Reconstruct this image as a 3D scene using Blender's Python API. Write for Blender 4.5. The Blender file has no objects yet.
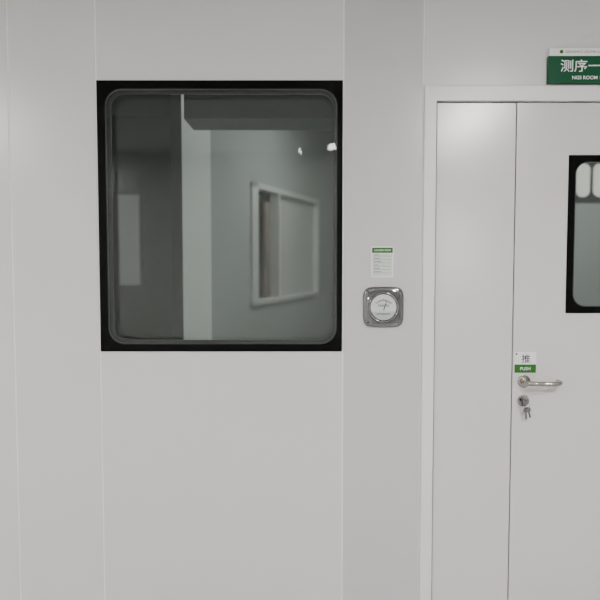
import bpy, bmesh, math
from mathutils import Vector, Matrix
PI = math.pi
COL = bpy.context.scene.collection

# ------------------------------------------------------------ materials
def mat(name, col, rough=0.5, metal=0.0, spec=0.5, emit=None, es=0.0, noise=0.0, nscale=3.0, bump=0.0, bscale=200.0, coat=0.0):
    m = bpy.data.materials.new(name); m.use_nodes = True
    nt = m.node_tree; b = nt.nodes['Principled BSDF']
    c = (*col, 1.0)
    b.inputs['Base Color'].default_value = c
    b.inputs['Roughness'].default_value = rough
    b.inputs['Metallic'].default_value = metal
    b.inputs['Specular IOR Level'].default_value = spec
    b.inputs['Coat Weight'].default_value = coat
    b.inputs['Coat Roughness'].default_value = 0.2
    tc = nt.nodes.new('ShaderNodeTexCoord')
    if noise > 0:
        n = nt.nodes.new('ShaderNodeTexNoise'); n.inputs['Scale'].default_value = nscale
        n.inputs['Detail'].default_value = 3
        r = nt.nodes.new('ShaderNodeValToRGB')
        r.color_ramp.elements[0].position = 0.3; r.color_ramp.elements[1].position = 0.7
        r.color_ramp.elements[0].color = (*[x*(1-noise) for x in col], 1)
        r.color_ramp.elements[1].color = (*[min(1, x*(1+noise)) for x in col], 1)
        nt.links.new(tc.outputs['Object'], n.inputs['Vector'])
        nt.links.new(n.outputs['Fac'], r.inputs['Fac'])
        nt.links.new(r.outputs['Color'], b.inputs['Base Color'])
    if bump > 0:
        n2 = nt.nodes.new('ShaderNodeTexNoise'); n2.inputs['Scale'].default_value = bscale
        bp = nt.nodes.new('ShaderNodeBump'); bp.inputs['Strength'].default_value = bump
        bp.inputs['Distance'].default_value = 0.001
        nt.links.new(tc.outputs['Object'], n2.inputs['Vector'])
        nt.links.new(n2.outputs['Fac'], bp.inputs['Height'])
        nt.links.new(bp.outputs['Normal'], b.inputs['Normal'])
    if emit:
        b.inputs['Emission Color'].default_value = (*emit, 1)
        b.inputs['Emission Strength'].default_value = es
    return m

def glass_mat(name, tint, refl_boost=1.0):
    m = bpy.data.materials.new(name); m.use_nodes = True
    nt = m.node_tree; nt.nodes.clear()
    o = nt.nodes.new('ShaderNodeOutputMaterial')
    t = nt.nodes.new('ShaderNodeBsdfTransparent'); t.inputs[0].default_value = (*tint, 1)
    g = nt.nodes.new('ShaderNodeBsdfGlossy'); g.inputs['Roughness'].default_value = 0.01
    g.inputs[0].default_value = (0.95, 1.0, 0.97, 1)
    f = nt.nodes.new('ShaderNodeFresnel'); f.inputs[0].default_value = 1.5
    mu = nt.nodes.new('ShaderNodeMath'); mu.operation = 'MULTIPLY'; mu.inputs[1].default_value = refl_boost
    mx = nt.nodes.new('ShaderNodeMixShader')
    nt.links.new(f.outputs[0], mu.inputs[0]); nt.links.new(mu.outputs[0], mx.inputs[0])
    nt.links.new(t.outputs[0], mx.inputs[1]); nt.links.new(g.outputs[0], mx.inputs[2])
    nt.links.new(mx.outputs[0], o.inputs[0])
    return m

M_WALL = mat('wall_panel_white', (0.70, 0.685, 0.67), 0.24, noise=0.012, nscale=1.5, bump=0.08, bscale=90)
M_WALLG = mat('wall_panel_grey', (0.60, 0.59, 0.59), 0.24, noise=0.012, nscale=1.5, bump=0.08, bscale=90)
M_SEAM = mat('seam_sealant', (0.85, 0.85, 0.83), 0.6, noise=0.05, nscale=8)
M_DOOR = mat('door_powder_coat', (0.70, 0.678, 0.655), 0.2, spec=0.7, noise=0.01, nscale=2, bump=0.06, bscale=120)
M_FRAME = mat('door_frame_white', (0.83, 0.82, 0.81), 0.3, noise=0.01)
M_GAP = mat('door_gap_seal', (0.12, 0.12, 0.12), 0.7)
M_BLACK = mat('black_enamel', (0.002, 0.002, 0.002), 0.2, spec=0.1)
M_BEAD = mat('glass_edge_bead', (0.05, 0.055, 0.053), 0.3, spec=0.3)
M_GLASS = glass_mat('window_glass', (0.85, 0.885, 0.865), 1.15)
M_CLEAR = glass_mat('dial_clear_glass', (0.99, 0.99, 0.99), 1.0)
M_CHROME = mat('chrome', (0.25, 0.25, 0.255), 0.12, 1.0)
M_STEEL = mat('brushed_steel', (0.42, 0.40, 0.37), 0.22, 1.0, bump=0.1, bscale=300)
M_STEELD = mat('dark_steel', (0.1, 0.1, 0.1), 0.35, 1.0)
M_WHITE = mat('white_plastic', (0.88, 0.88, 0.87), 0.4)
M_PAPER = mat('paper', (0.66, 0.72, 0.65), 0.7, noise=0.03, nscale=40)
M_GREEN = mat('sign_green', (0.0, 0.075, 0.026), 0.35, spec=0.2)
M_GREENL = mat('label_green', (0.03, 0.15, 0.02), 0.5, spec=0.2)
M_INK = mat('black_ink', (0.005, 0.005, 0.005), 0.6, spec=0.1)
M_INKG = mat('grey_ink', (0.15, 0.17, 0.16), 0.6)
M_LIT = mat('sign_white_letters', (0.9, 0.92, 0.9), 0.4)
M_FLOOR = mat('floor_vinyl', (0.42, 0.43, 0.43), 0.3, noise=0.06, nscale=12)
M_CEIL = mat('ceiling_panel', (0.72, 0.72, 0.71), 0.6, noise=0.01)
M_LED = mat('led_diffuser', (0.9, 0.9, 0.9), 0.4, emit=(1.0, 0.98, 0.97), es=78)
M_LEDS = mat('led_downlight', (0.9, 0.9, 0.9), 0.4, emit=(1.0, 0.99, 0.96), es=70)
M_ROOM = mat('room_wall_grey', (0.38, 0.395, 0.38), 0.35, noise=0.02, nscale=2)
M_ROOMW = mat('room_wall_lit', (0.82, 0.83, 0.81), 0.35, noise=0.02, nscale=2)
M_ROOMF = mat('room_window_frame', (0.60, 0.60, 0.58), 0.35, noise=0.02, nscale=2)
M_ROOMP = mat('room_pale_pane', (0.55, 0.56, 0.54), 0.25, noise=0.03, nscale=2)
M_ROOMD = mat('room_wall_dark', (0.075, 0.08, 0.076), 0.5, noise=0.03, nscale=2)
M_ROOMK = mat('room_trim_dark', (0.03, 0.032, 0.03), 0.5)
M_ROOML = mat('room_led', (0.9, 0.9, 0.9), 0.4, emit=(0.98, 1.0, 0.975), es=18)
M_GLOW = mat('reflection_strip_glow', (0.5, 0.5, 0.48), 0.5, emit=(1, 1, 0.97), es=0.09)
M_GLOW2 = mat('reflection_pane_glow', (0.7, 0.67, 0.62), 0.5, emit=(1, 0.95, 0.88), es=0.35)
M_GLOW3 = mat('highlight_pane_glow', (0.8, 0.8, 0.78), 0.5, emit=(1, 0.99, 0.97), es=13)
M_BROWN = mat('brown_laminate', (0.2, 0.15, 0.12), 0.5, noise=0.2, nscale=10)

# ------------------------------------------------------------ helpers
def empty(name, loc=(0, 0, 0)):
    e = bpy.data.objects.new(name, None); COL.objects.link(e); e.location = loc
    e.empty_display_size = 0.05
    return e

def finish(name, bm, m, parent=None, smooth=False, bevel=0.0, seg=2):
    me = bpy.data.meshes.new(name); bmesh.ops.recalc_face_normals(bm, faces=bm.faces)
    bm.to_mesh(me); bm.free()
    o = bpy.data.objects.new(name, me); COL.objects.link(o)
    me.materials.append(m)
    if smooth:
        for p in me.polygons: p.use_smooth = True
    if bevel > 0:
        md = o.modifiers.new('bevel', 'BEVEL'); md.width = bevel; md.segments = seg
        md.limit_method = 'ANGLE'; md.angle_limit = math.radians(40)
        if not smooth:
            for p in me.polygons: p.use_smooth = True
            wn = o.modifiers.new('wn', 'WEIGHTED_NORMAL'); wn.keep_sharp = False
    if parent: 
        o.parent = parent; o.matrix_parent_inverse = Matrix.Translation(parent.location).inverted()
    return o

def box(name, x0, x1, y0, y1, z0, z1, m, parent=None, bevel=0.0, seg=2):
    bm = bmesh.new(); bmesh.ops.create_cube(bm, size=1)
    for v in bm.verts:
        v.co = Vector(((x0+x1)/2+v.co.x*(x1-x0), (y0+y1)/2+v.co.y*(y1-y0), (z0+z1)/2+v.co.z*(z1-z0)))
    return finish(name, bm, m, parent, bevel=bevel, seg=seg)

def rr(x0, x1, z0, z1, r, n=8):
    pts = []
    for cx, cz, a in ((x1-r, z1-r, 0), (x0+r, z1-r, 90), (x0+r, z0+r, 180), (x1-r, z0+r, 270)):
        for i in range(n+1):
            t = math.radians(a+90*i/n); pts.append((cx+r*math.cos(t), cz+r*math.sin(t)))
    return pts

def prism(name, pts, y0, y1, m, parent=None, bevel=0.0, seg=2):
    bm = bmesh.new()
    a = [bm.verts.new((x, y0, z)) for x, z in pts]; b = [bm.verts.new((x, y1, z)) for x, z in pts]
    bm.faces.new(a); bm.faces.new(b[::-1])
    n = len(pts)
    for i in range(n): bm.faces.new((a[i], a[(i+1) % n], b[(i+1) % n], b[i]))
    return finish(name, bm, m, parent, bevel=bevel, seg=seg)

def ring(name, outer, inner, y0, y1, m, parent=None, bevel=0.0):
    """extruded ring between two loops with equal point count"""
    bm = bmesh.new(); n = len(outer)
    L = [[bm.verts.new((x, y, z)) for x, z in pts] for pts, y in ((outer, y0), (inner, y0), (inner, y1), (outer, y1))]
    for k in range(4):
        A, B = L[k], L[(k+1) % 4]
        for i in range(n):
            j = (i+1) % n
            bm.faces.new((A[i], A[j], B[j], B[i]))
    return finish(name, bm, m, parent, bevel=bevel)

def cyl(name, c, r, h, axis, m, parent=None, n=40, bevel=0.0, r2=None):
    bm = bmesh.new()
    bmesh.ops.create_cone(bm, cap_ends=True, segments=n, radius1=r, radius2=r if r2 is None else r2, depth=h)
    if axis == 'Y': bmesh.ops.rotate(bm, verts=bm.verts, matrix=Matrix.Rotation(PI/2, 3, 'X'))
    if axis == 'X': bmesh.ops.rotate(bm, verts=bm.verts, matrix=Matrix.Rotation(PI/2, 3, 'Y'))
    bmesh.ops.translate(bm, verts=bm.verts, vec=Vector(c))
    return finish(name, bm, m, parent, bevel=max(bevel, 0.0003))

def tube(name, pts, r, m, parent=None, res=8, cyclic=False):
    cu = bpy.data.curves.new(name, 'CURVE'); cu.dimensions = '3D'; cu.bevel_depth = r; cu.bevel_resolution = 5
    cu.use_fill_caps = True; cu.resolution_u = res
    s = cu.splines.new('BEZIER'); s.bezier_points.add(len(pts)-1); s.use_cyclic_u = cyclic
    for p, q in zip(s.bezier_points, pts):
        p.co = q; p.handle_left_type = p.handle_right_type = 'AUTO'
    o = bpy.data.objects.new(name, cu); COL.objects.link(o); cu.materials.append(m)
    if parent:
        o.parent = parent; o.matrix_parent_inverse = Matrix.Translation(parent.location).inverted()
    return o

def text(name, s, x, y, z, size, m, parent=None, align='LEFT', off=0.0, sx=1.0):
    cu = bpy.data.curves.new(name, 'FONT'); cu.body = s; cu.size = size; cu.extrude = 0.0004; cu.offset = off
    cu.align_x = align; cu.materials.append(m)
    o = bpy.data.objects.new(name, cu); COL.objects.link(o)
    o.location = (x, y, z); o.rotation_euler = (PI/2, 0, 0); o.scale = (sx, 1, 1)
    if parent:
        o.parent = parent; o.matrix_parent_inverse = Matrix.Translation(parent.location).inverted()
    return o

def rect(x0, x1, z0, z1, n=8):
    return rr(x0, x1, z0, z1, 0.0005, n)

CH = 2.65      # corridor ceiling height
XL, XR, YB = -4.0, 4.5, -4.8

# ------------------------------------------------------------ wall the photo looks at
wf = empty('wall_front')
g = 0.003
def panel(name, x0, x1, z0, z1, m):
    return box(name, x0+g, x1-g, 0.0, 0.05, z0, z1, m, wf, bevel=0.0018)
panel('panel_far_left', -2.3, -1.148, 0, CH, M_WALL)
panel('panel_outer_left', XL, -2.3, 0, CH, M_WALL)
panel('panel_left', -1.148, -0.803, 0, CH, M_WALL)
panel('panel_above_window', -0.803, 0.172, 2.203, CH, M_WALL)
panel('panel_below_window', -0.803, 0.172, 0, 1.136, M_WALL)
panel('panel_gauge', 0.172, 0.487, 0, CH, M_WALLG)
panel('panel_above_door', 0.487, 1.81, 2.187, CH, M_WALL)
panel('panel_right', 1.81, 3.0, 0, CH, M_WALL)
panel('panel_outer_right', 3.0, XR, 0, CH, M_WALL)
for i, x in enumerate((-2.3, -1.148, 0.487, 1.81, 3.0)):
    z0 = 2.187 if x == 1.81 else 0
    box('seam_%d' % i, x-0.004, x+0.004, 0.0015, 0.045, z0, CH, M_SEAM, wf)
for i, x in enumerate((-0.803, 0.172)):
    box('seam_w%d' % i, x-0.004, x+0.004, 0.0015, 0.045, 0, CH, M_SEAM, wf)
# inner skin of the wall (room side), leaving openings
for nm, a, b, c, d in (('skin_l', XL, -0.80, 0, CH), ('skin_top', -0.80, 0.165, 2.2, CH), ('skin_bot', -0.80, 0.165, 0, 1.14),
                       ('skin_m', 0.165, 0.50, 0, CH), ('skin_dt', 0.50, 1.80, 2.16, CH), ('skin_r', 1.80, XR, 0, CH)):
    box(nm, a, b, 0.05, 0.09, c, d, M_ROOM, wf)

# ------------------------------------------------------------ observation window
w = empty('window_1')
ox0, ox1, oz0, oz1 = -0.8005, 0.1685, 1.1375, 2.2085
ix0, ix1, iz0, iz1 = -0.768, 0.147, 1.166, 2.176
ring('black_border', rect(ox0, ox1, oz0, oz1), rr(ix0, ix1, iz0, iz1, 0.065), -0.004, 0.006, M_BLACK, w)
ring('edge_bead', rr(ix0, ix1, iz0, iz1, 0.065), rr(ix0+.004, ix1-.004, iz0+.004, iz1-.004, 0.062), -0.0045, 0.006, M_BEAD, w)
ring('spacer', rr(ix0, ix1, iz0, iz1, 0.065), rr(ix0+.013, ix1-.013, iz0+.013, iz1-.013, 0.054), 0.03, 0.038, M_STEELD, w)
ring('reveal', rect(ox0, ox1, oz0, oz1), rr(ix0, ix1, iz0, iz1, 0.065), 0.006, 0.088, M_BLACK, w)
bm = bmesh.new()
vs = [bm.verts.new((x, 0.001, z)) for x, z in rr(ix0+.002, ix1-.002, iz0+.002, iz1-.002, 0.063)]; bm.faces.new(vs)
finish('pane_outer', bm, M_GLASS, w)
bm = bmesh.new()
vs = [bm.verts.new((x, 0.08, z)) for x, z in rr(ix0-.002, ix1+.002, iz0-.002, iz1+.002, 0.06)]; bm.faces.new(vs)
finish('pane_inner', bm, M_GLASS, w)

# ------------------------------------------------------------ door frame and unequal double door
f = empty('door_frame')
FX0, FX1, FZ = 0.489, 1.81, 2.187
IX0, IX1, IZ = 0.537, 1.762, 2.127
fp = [(FX0, 0.0), (FX0, FZ), (FX1, FZ), (FX1, 0.0), (IX1, 0.0), (IX1, IZ), (IX0, IZ), (IX0, 0.0)]
bm = bmesh.new()
a = [bm.verts.new((x, -0.014, z)) for x, z in fp]; b = [bm.verts.new((x, 0.095, z)) for x, z in fp]
for q in ((0, 1, 6, 7), (1, 2, 5, 6), (2, 3, 4, 5)):
    bm.faces.new([a[k] for k in q]); bm.faces.new([b[k] for k in q][::-1])
for i in range(8): bm.faces.new((a[i], a[(i+1) % 8], b[(i+1) % 8], b[i]))
finish('frame_profile', bm, M_FRAME, f, bevel=0.003)
box('stop_top', IX0, IX1, 0.052, 0.075, 2.09, IZ, M_GAP, f)
box('stop_left', IX0, IX0+0.02, 0.052, 0.075, 0, IZ, M_GAP, f)
box('stop_right', IX1-0.02, IX1, 0.052, 0.075, 0, IZ, M_GAP, f)

d2 = empty('door_2')
LY0, LY1 = 0.0, 0.048
box('leaf_narrow', IX0+0.004, 0.853, LY0, LY1, 0.012, IZ-0.005, M_DOOR, d2, bevel=0.002)
box('astragal', 0.846, 0.864, 0.05, 0.054, 0.012, IZ-0.03, M_GAP, d2)
d1 = empty('door_1')
MX0, MX1 = 0.857, IX1-0.003
wx0, wx1, wz0, wz1 = 1.064, 1.546, 1.291, 1.918
bm = bmesh.new()
outl = [(MX0, 0.012), (MX1, 0.012), (MX1, IZ-0.005), (MX0, IZ-0.005)]
inl = [(wx0+.01, wz0+.01), (wx1-.01, wz0+.01), (wx1-.01, wz1-.01), (wx0+.01, wz1-.01)]
L = [[bm.verts.new((x, y, z)) for x, z in p] for p, y in ((outl, LY0), (inl, LY0), (inl, LY1), (outl, LY1))]
for k in range(4):
    for i in range(4):
        j = (i+1) % 4; bm.faces.new((L[k][i], L[k][j], L[(k+1) % 4][j], L[(k+1) % 4][i]))
finish('leaf_main', bm, M_DOOR, d1, bevel=0.002)
ring('vision_border', rect(wx0, wx1, wz0, wz1), rr(wx0+.026, wx1-.026, wz0+.026, wz1-.026, 0.05), -0.004, 0.0, M_BLACK, d1)
ring('vision_reveal', rect(wx0+.0105, wx1-.0105, wz0+.0105, wz1-.0105), rr(wx0+.026, wx1-.026, wz0+.026, wz1-.026, 0.05), 0.0, 0.047, M_BLACK, d1)
ring('vision_bead', rr(wx0+.026, wx1-.026, wz0+.026, wz1-.026, 0.05), rr(wx0+.029, wx1-.029, wz0+.029, wz1-.029, 0.048), -0.0045, 0.002, M_BEAD, d1)
for nm, y in (('vision_pane', 0.001), ('vision_pane_back', 0.04)):
    bm = bmesh.new(); vs = [bm.verts.new((x, y, z)) for x, z in rr(wx0+.026, wx1-.026, wz0+.026, wz1-.026, 0.05)]; bm.faces.new(vs)
    finish(nm, bm, M_GLASS, d1)

# lever handle
h = empty('door_handle', (0.904, 0, 1.016))
hx, hz = 0.902, 1.016
cyl('rosette', (hx, -0.0042, hz), 0.026, 0.008, 'Y', M_STEEL, h, bevel=0.002)
cyl('collar', (hx, -0.014, hz), 0.014, 0.016, 'Y', M_STEEL, h, bevel=0.001)
tube('lever', [(hx, -0.012, hz), (hx+0.001, -0.045, hz), (hx+0.016, -0.060, hz), (hx+0.06, -0.062, hz-0.001),
               (hx+0.112, -0.062, hz), (hx+0.13, -0.05, hz+0.001), (hx+0.132, -0.016, hz+0.001)], 0.0095, M_STEEL, h)
# lock cylinder with keys
k = empty('door_lock_with_keys', (0.9, 0, 0.935))
kx, kz = 0.901, 0.937
cyl('escutcheon', (kx, -0.0045, kz), 0.024, 0.008, 'Y', M_STEEL, k, bevel=0.002)
prism('profile_cylinder', rr(kx-.0085, kx+.0085, kz-.017, kz+.013, 0.008), -0.016, -0.006, M_STEELD, k, bevel=0.001)
box('key_blade', kx-.001, kx+.001, -0.034, -0.014, kz-.001, kz+.009, M_CHROME, k)
ring('key_bow', [(kx+0.004*math.cos(t)*3, kz+0.003+0.012*math.sin(t)) for t in [2*PI*i/24 for i in range(24)]],
     [(kx+0.004*math.cos(t), kz+0.008+0.003*math.sin(t)) for t in [2*PI*i/24 for i in range(24)]], -0.036, -0.0335, M_CHROME, k)
tube('key_ring', [(kx+0.004+0.012*math.cos(t), -0.035+0.006*math.sin(t), kz-0.012+0.014*math.sin(t)) for t in [2*PI*i/8 for i in range(8)]], 0.001, M_CHROME, k, cyclic=True)
def hang_key(nm, x, y, z, ang, L_):
    pts = [(0.0035, 0), (0.010, -0.006), (0.011, -0.014), (0.007, -0.02), (0.0035, -0.022), (0.0035, -0.03), (0.005, -0.033), (0.0035, -0.036),
           (0.005, -0.04), (0.0035, -L_+0.004), (0, -L_), (-0.0035, -L_+0.004), (-0.0035, -0.022), (-0.007, -0.02), (-0.011, -0.014), (-0.010, -0.006), (-0.0035, 0)]
    ca, sa = math.cos(ang), math.sin(ang)
    pts = [(x+p*ca-q*sa, z+p*sa+q*ca) for p, q in pts]
    return prism(nm, pts, y-0.001, y+0.001, M_CHROME, k, bevel=0.0004)
hang_key('key_1', kx+0.002, -0.030, kz-0.022, 0.05, 0.05)
hang_key('key_2', kx+0.008, -0.034, kz-0.020, 0.25, 0.046)

# push label on door
s = empty('push_label', (0.906, 0, 1.09))
prism('label_plate', rr(0.862, 0.951, 1.049, 1.134, 0.004), -0.0025, -0.0002, M_WHITE, s)
box('label_green_band', 0.863, 0.950, -0.0032, -0.0024, 1.050, 1.084, M_GREENL, s)
text('label_character', '推', 0.909, -0.0028, 1.093, 0.037, M_INK, s, 'CENTER', off=0.0002)
cyl('label_logo', (0.871, -0.0028, 1.126), 0.004, 0.001, 'Y', M_GREENL, s)
text('label_caption', 'PUSH', 0.907, -0.0036, 1.061, 0.018, M_LIT, s, 'CENTER')

# room name sign above the door
n = empty('room_name_sign', (1.13, 0, 2.26))
sx0, sx1 = 0.969, 1.31
box('sign_body_green', sx0, sx1, -0.022, 0.0, 2.193, 2.298, M_GREEN, n, bevel=0.002)
box('sign_header_white', sx0+0.004, sx1-0.004, -0.020, 0.0, 2.2985, 2.328, M_WHITE, n, bevel=0.001)
text('sign_characters', '测序一室', sx0+0.045, -0.0226, 2.241, 0.050, M_LIT, n, 'LEFT', off=0.0002, sx=1.08)
text('sign_caption', 'NGS ROOM 1', sx0+0.092, -0.0226, 2.208, 0.019, M_LIT, n, 'LEFT', off=0.0002)
cyl('sign_logo', (sx0+0.05, -0.0205, 2.314), 0.0075, 0.001, 'Y', M_GREENL, n)
text('sign_header_caption', 'GENOMICS CENTRE LABORATORY', sx0+0.064, -0.0206, 2.309, 0.0135, M_INKG, n)

# ------------------------------------------------------------ pressure gauge
p = empty('pressure_gauge', (0.3335, 0, 1.315))
gx, gz = 0.3335, 1.3155
def squircle(hs, n=64):
    out = []
    for i in range(n):
        t = 2*PI*i/n; c, s_ = math.cos(t), math.sin(t)
        e = 2/5.0
        out.append((gx+hs*abs(c)**e*math.copysign(1, c), gz+hs*abs(s_)**e*math.copysign(1, s_)))
    return out
def circ(r, n=64): return [(gx+r*math.cos(2*PI*i/n), gz+r*math.sin(2*PI*i/n)) for i in range(n)]
def loft(name, loops, m, parent, cap=True):
    bm = bmesh.new(); LL = [[bm.verts.new((x, y, z)) for x, z in pts] for pts, y in loops]; nn = len(LL[0])
    for A, B in zip(LL, LL[1:]):
        for i in range(nn): bm.faces.new((A[i], A[(i+1) % nn], B[(i+1) % nn], B[i]))
    if cap: bm.faces.new(LL[-1])
    return finish(name, bm, m, parent, smooth=True)
loft('bezel_plate', [(squircle(.0815), 0.0), (squircle(.0815), -0.006), (squircle(.0775), -0.011), (squircle(.0715), -0.012),
                     (circ(.0640), -0.013), (circ(.062), -0.019), (circ(.0585), -0.0225), (circ(.055), -0.020), (circ(.0535), -0.0125)], M_CHROME, p, cap=False)
ring('dark_gasket', circ(.0552), circ(.0515), -0.0150, -0.0128, M_STEELD, p)
bm = bmesh.new(); bm.faces.new([bm.verts.new((x, -0.0125, z)) for x, z in circ(.054)]); finish('dial_face', bm, M_WHITE, p)
bm = bmesh.new(); bm.faces.new([bm.verts.new((x, -0.0165, z)) for x, z in circ(.0553)]); finish('dial_glass', bm, M_CLEAR, p)
D = -0.0045
arc = lambda r0, r1, a0, a1: [(gx+r1*math.cos(math.radians(a)), gz-0.008+r1*math.sin(math.radians(a))) for a in range(a0, a1+1, 5)] + \
      [(gx+r0*math.cos(math.radians(a)), gz-0.008+r0*math.sin(math.radians(a))) for a in range(a1, a0-1, -5)]
prism('scale_arc', arc(.0342, .0358, 40, 140), D-0.0092, D-0.0082, M_INK, p)
for i, a in enumerate(range(40, 141, 10)):
    t = math.radians(a); q = (math.cos(t), math.sin(t))
    nx, nz = -q[1]*0.0008, q[0]*0.0008
    r0, r1 = 0.0355, 0.043 if i % 5 == 0 else 0.040
    prism('tick_%d' % i, [(gx+r0*q[0]-nx, gz-.008+r0*q[1]-nz), (gx+r1*q[0]-nx, gz-.008+r1*q[1]-nz), (gx+r1*q[0]+nx, gz-.008+r1*q[1]+nz), (gx+r0*q[0]+nx, gz-.008+r0*q[1]+nz)], D-0.0092, D-0.0082, M_INK, p)
prism('needle', [(gx-0.002, gz-0.012), (gx+0.002, gz-0.012), (gx+0.0128, gz+0.027), (gx+0.0112, gz+0.027)], D-0.0105, D-0.0096, M_INK, p)
prism('lower_mask', [(gx+.0505*math.cos(math.radians(a)), gz+.0505*math.sin(math.radians(a))) for a in range(200, 341, 5)], D-0.0100, D-0.0082, M_PAPER, p)
text('dial_caption', 'PASCAL', gx, D-0.0093, gz+0.002, 0.013, M_INK, p, 'CENTER')
text('dial_caption_low', 'DIFFERENTIAL', gx, D-0.0104, gz-0.030, 0.009, M_INK, p, 'CENTER')
for i, (dx, dz) in enumerate(((-1, -1), (1, -1), (-1, 1), (1, 1))):
    cyl('screw_%d' % i, (gx+dx*.0615, -0.0125, gz+dz*.0615), 0.004, 0.003, 'Y', M_STEELD, p, n=20)

# calibration card above gauge
c = empty('calibration_card', (0.329, 0, 1.495))
prism('card_sleeve', rr(0.284, 0.373, 1.434, 1.558, 0.004), -0.0022, 0.0, M_WHITE, c)
box('card_paper', 0.289, 0.368, -0.003, -0.002, 1.440, 1.529, M_PAPER, c)
box('card_green_band', 0.287, 0.370, -0.0032, -0.002, 1.532, 1.553, M_GREENL, c)
text('card_title', 'CALIBRATION', 0.3285, -0.0036, 1.539, 0.0105, M_LIT, c, 'CENTER')
for i in range(6):
    z = 1.519-i*0.0135
    box('card_rule_%d' % i, 0.293, 0.364, -0.0036, -0.003, z, z+0.0012, M_INKG, c)
    box('card_entry_%d' % i, 0.296, 0.313+0.006*(i % 3), -0.0036, -0.003, z+0.004, z+0.0065, M_INKG, c)

# ------------------------------------------------------------ corridor shell
box('floor', XL, XR, YB, 6.0, -0.1, 0.0, M_FLOOR)
ce = empty('ceiling')
box('ceiling_corridor', XL, XR, YB, 0.09, CH, CH+0.1, M_CEIL, ce)
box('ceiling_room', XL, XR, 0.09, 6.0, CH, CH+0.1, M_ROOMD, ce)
box('wall_left', XL-0.1, XL, YB, 6.0, 0, CH, M_WALL)
box('wall_right', XR, XR+0.1, YB, 6.0, 0, CH, M_WALL)
wb = empty('wall_back')
edges = [XL, -2.8, -1.6, -0.4, 0.8, 2.4, 3.4, XR]
for i in range(7):
    box('back_panel_%d' % i, edges[i]+g, edges[i+1]-g, YB-0.05, YB, 0, CH, M_WALL, wb, bevel=0.001)
    box('back_seam_%d' % i, edges[i]-.003, edges[i]+.003, YB-0.05, YB-0.002, 0, CH, M_SEAM, wb)
# added door on the opposite wall, its glowing pane makes the narrow-leaf highlight
d3 = empty('door_added')
box('leaf', 1.20, 2.10, YB+0.002, YB+0.02, 0.01, 2.12, M_DOOR, d3, bevel=0.002)
ring('frame', rect(1.15, 2.15, 0.0, 2.18), rect(1.20, 2.10, 0.005, 2.125), YB+0.001, YB+0.03, M_FRAME, d3, bevel=0.002)
ring('vision_border', rect(1.50, 1.88, 1.27, 2.03), rr(1.54, 1.84, 1.31, 1.99, 0.05), YB+0.02, YB+0.026, M_BLACK, d3)
prism('highlight_pane', rr(1.54, 1.84, 1.31, 1.99, 0.05), YB+0.02, YB+0.023, M_GLOW3, d3)
tube('lever', [(1.26, YB+0.02, 1.02), (1.26, YB+0.06, 1.02), (1.30, YB+0.07, 1.02), (1.38, YB+0.07, 1.02)], 0.009, M_STEEL, d3)
tr = empty('baseboard_front')
for i, (a_, b2) in enumerate(((XL, 0.489), (1.81, XR))):
    box('cove_%d' % i, a_, b2, -0.012, 0.0, 0.0, 0.08, M_FRAME, tr, bevel=0.004)
def led(nm, x, y, z, sx, sy, m):
    e = empty(nm, (x, y, z))
    box('light_housing', x-sx/2-.02, x+sx/2+.02, y-sy/2-.02, y+sy/2+.02, z-0.012, z, M_FRAME, e, bevel=0.002)
    box('diffuser', x-sx/2, x+sx/2, y-sy/2, y+sy/2, z-0.016, z-0.0125, m, e)
led('ceiling_light_panel', -2.6, -2.9, CH, 0.3, 1.5, M_LED)
led('ceiling_light_panel.001', 1.33, -2.9, CH, 0.3, 1.5, M_LED)
def down(nm, x, y, z, r, m):
    e = empty(nm, (x, y, z))
    cyl('trim_ring', (x, y, z-0.004), r+0.012, 0.008, 'Z', M_FRAME, e)
    cyl('lens', (x, y, z-0.010), r, 0.006, 'Z', m, e)
down('ceiling_downlight', 0.36, -4.35, CH, 0.07, M_LEDS)
down('ceiling_downlight.001', 0.0, -4.62, CH, 0.014, M_LEDS)

# ------------------------------------------------------------ room behind the glass
A = Vector((-0.606, 0.83)); B = Vector((0.66, 4.70)); U = (B-A).normalized()
LEN = (B-A).length
ang = math.atan2(U.y, U.x)
part = empty('wall_partition', (A.x, A.y, 0)); part.rotation_euler = (0, 0, ang)
def pbox(nm, u0, u1, v0, v1, z0, z1, m, parent, bevel=0.0):
    o = box(nm, u0, u1, v0, v1, z0, z1, m, None, bevel=bevel)
    o.parent = parent; o.matrix_parent_inverse = Matrix.Identity(4)
    return o
pu0, pu1 = 0.92, 2.42
for nm, u0, u1, z0, z1, mm in (('partition_end_cap', -0.006, 0.0, 0, CH, M_ROOMK), ('partition_lit_end', 0, 0.34, 0, CH, M_ROOMW), ('partition_near', 0.34, pu0, 0, CH, M_ROOM), ('partition_far', pu1, LEN, 0, CH, M_ROOM), ('partition_low', pu0, pu1, 0, 1.2, M_ROOM), ('partition_high', pu0, pu1, 2.0, CH, M_ROOM)):  # near end is whitened, painting in the brighter light there
    pbox(nm, u0, u1, 0, 0.06, z0, z1, mm, part)
iw = empty('window_2', (A.x, A.y, 0)); iw.rotation_euler = (0, 0, ang)
for nm, u0, u1, z0, z1 in (('fr_l', pu0, pu0+.10, 1.2, 2.0), ('fr_r', pu1-.05, pu1, 1.2, 2.0), ('fr_b', pu0, pu1, 1.2, 1.235), ('fr_t', pu0, pu1, 1.965, 2.0), ('mullion', pu0+.50, pu0+.53, 1.235, 1.965)):
    pbox(nm, u0, u1, -0.02, 0.085, z0, z1, M_ROOMF, iw, 0.003)
pbox('dark_pane', pu0+.10, pu0+.50, 0.05, 0.06, 1.235, 1.965, M_BLACK, iw)
pbox('brown_blind', pu0+.36, pu0+.44, 0.03, 0.045, 1.235, 1.90, M_BROWN, iw)
pbox('pale_pane', pu0+.53, pu1-.05, 0.02, 0.03, 1.235, 1.965, M_ROOMP, iw)
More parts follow.
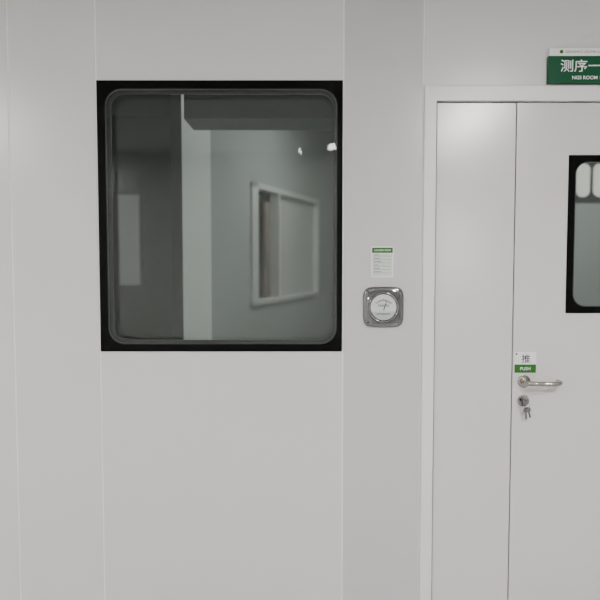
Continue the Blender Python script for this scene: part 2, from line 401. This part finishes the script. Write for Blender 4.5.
box('wall_room_end', XL, XR, 5.2, 5.3, 0, CH, M_ROOMD)
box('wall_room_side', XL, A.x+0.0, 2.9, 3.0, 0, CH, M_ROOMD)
refl_strip = empty('reflection_strip')  # glowing strip added in place of a pale reflection in the glass
box('pane', -1.46, -1.29, 2.86, 2.88, 1.3, 2.02, M_GLOW, refl_strip)
ring('frame', rect(-1.475, -1.275, 1.285, 2.035), rect(-1.46, -1.29, 1.30, 2.02), 2.85, 2.90, M_ROOMD, refl_strip)
box('dark_band_block', -0.54, 0.45, 0.5, 0.8, 2.16, CH, M_ROOMD)  # added block imitating a dark reflected band high in the glass
box('wall_divider', 1.0, 1.06, 0.6, 5.2, 0, CH, M_ROOM)
# far wall of the room behind the door, with added glowing panes imitating reflections
fw = empty('wall_far')
box('lower_wall', 1.06, XR, 2.2, 2.28, 0, 1.90, M_ROOM, fw)
box('upper_wall', 1.06, XR, 2.2, 2.28, 1.90, CH, M_ROOMK, fw)
refl_panes = empty('reflection_panes')
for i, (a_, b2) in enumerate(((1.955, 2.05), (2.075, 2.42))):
    prism('reflection_pane_%d' % i, rr(a_, b2, 1.945, 2.18, 0.045), 2.19, 2.198, M_GLOW2, refl_panes)
led('room_light_panel', 0.5, 1.6, CH, 0.3, 0.9, M_ROOML)
led('room_light_panel.001', 2.2, 1.2, CH, 0.6, 0.6, M_ROOML)

# ------------------------------------------------------------ camera
cam = bpy.data.cameras.new('camera'); co = bpy.data.objects.new('camera', cam); COL.objects.link(co)
co.location = (0, -2.8, 1.51); co.rotation_euler = (math.radians(90-3.4), 0, 0)
cam.sensor_width = 36; cam.lens = 42; cam.clip_start = 0.05
cam.dof.use_dof = True; cam.dof.focus_distance = 2.8; cam.dof.aperture_fstop = 1.4
bpy.context.scene.camera = co
wd = bpy.data.worlds.new('world'); bpy.context.scene.world = wd; wd.use_nodes = True
wd.node_tree.nodes['Background'].inputs[0].default_value = (0.5, 0.52, 0.52, 1)
wd.node_tree.nodes['Background'].inputs[1].default_value = 0.2
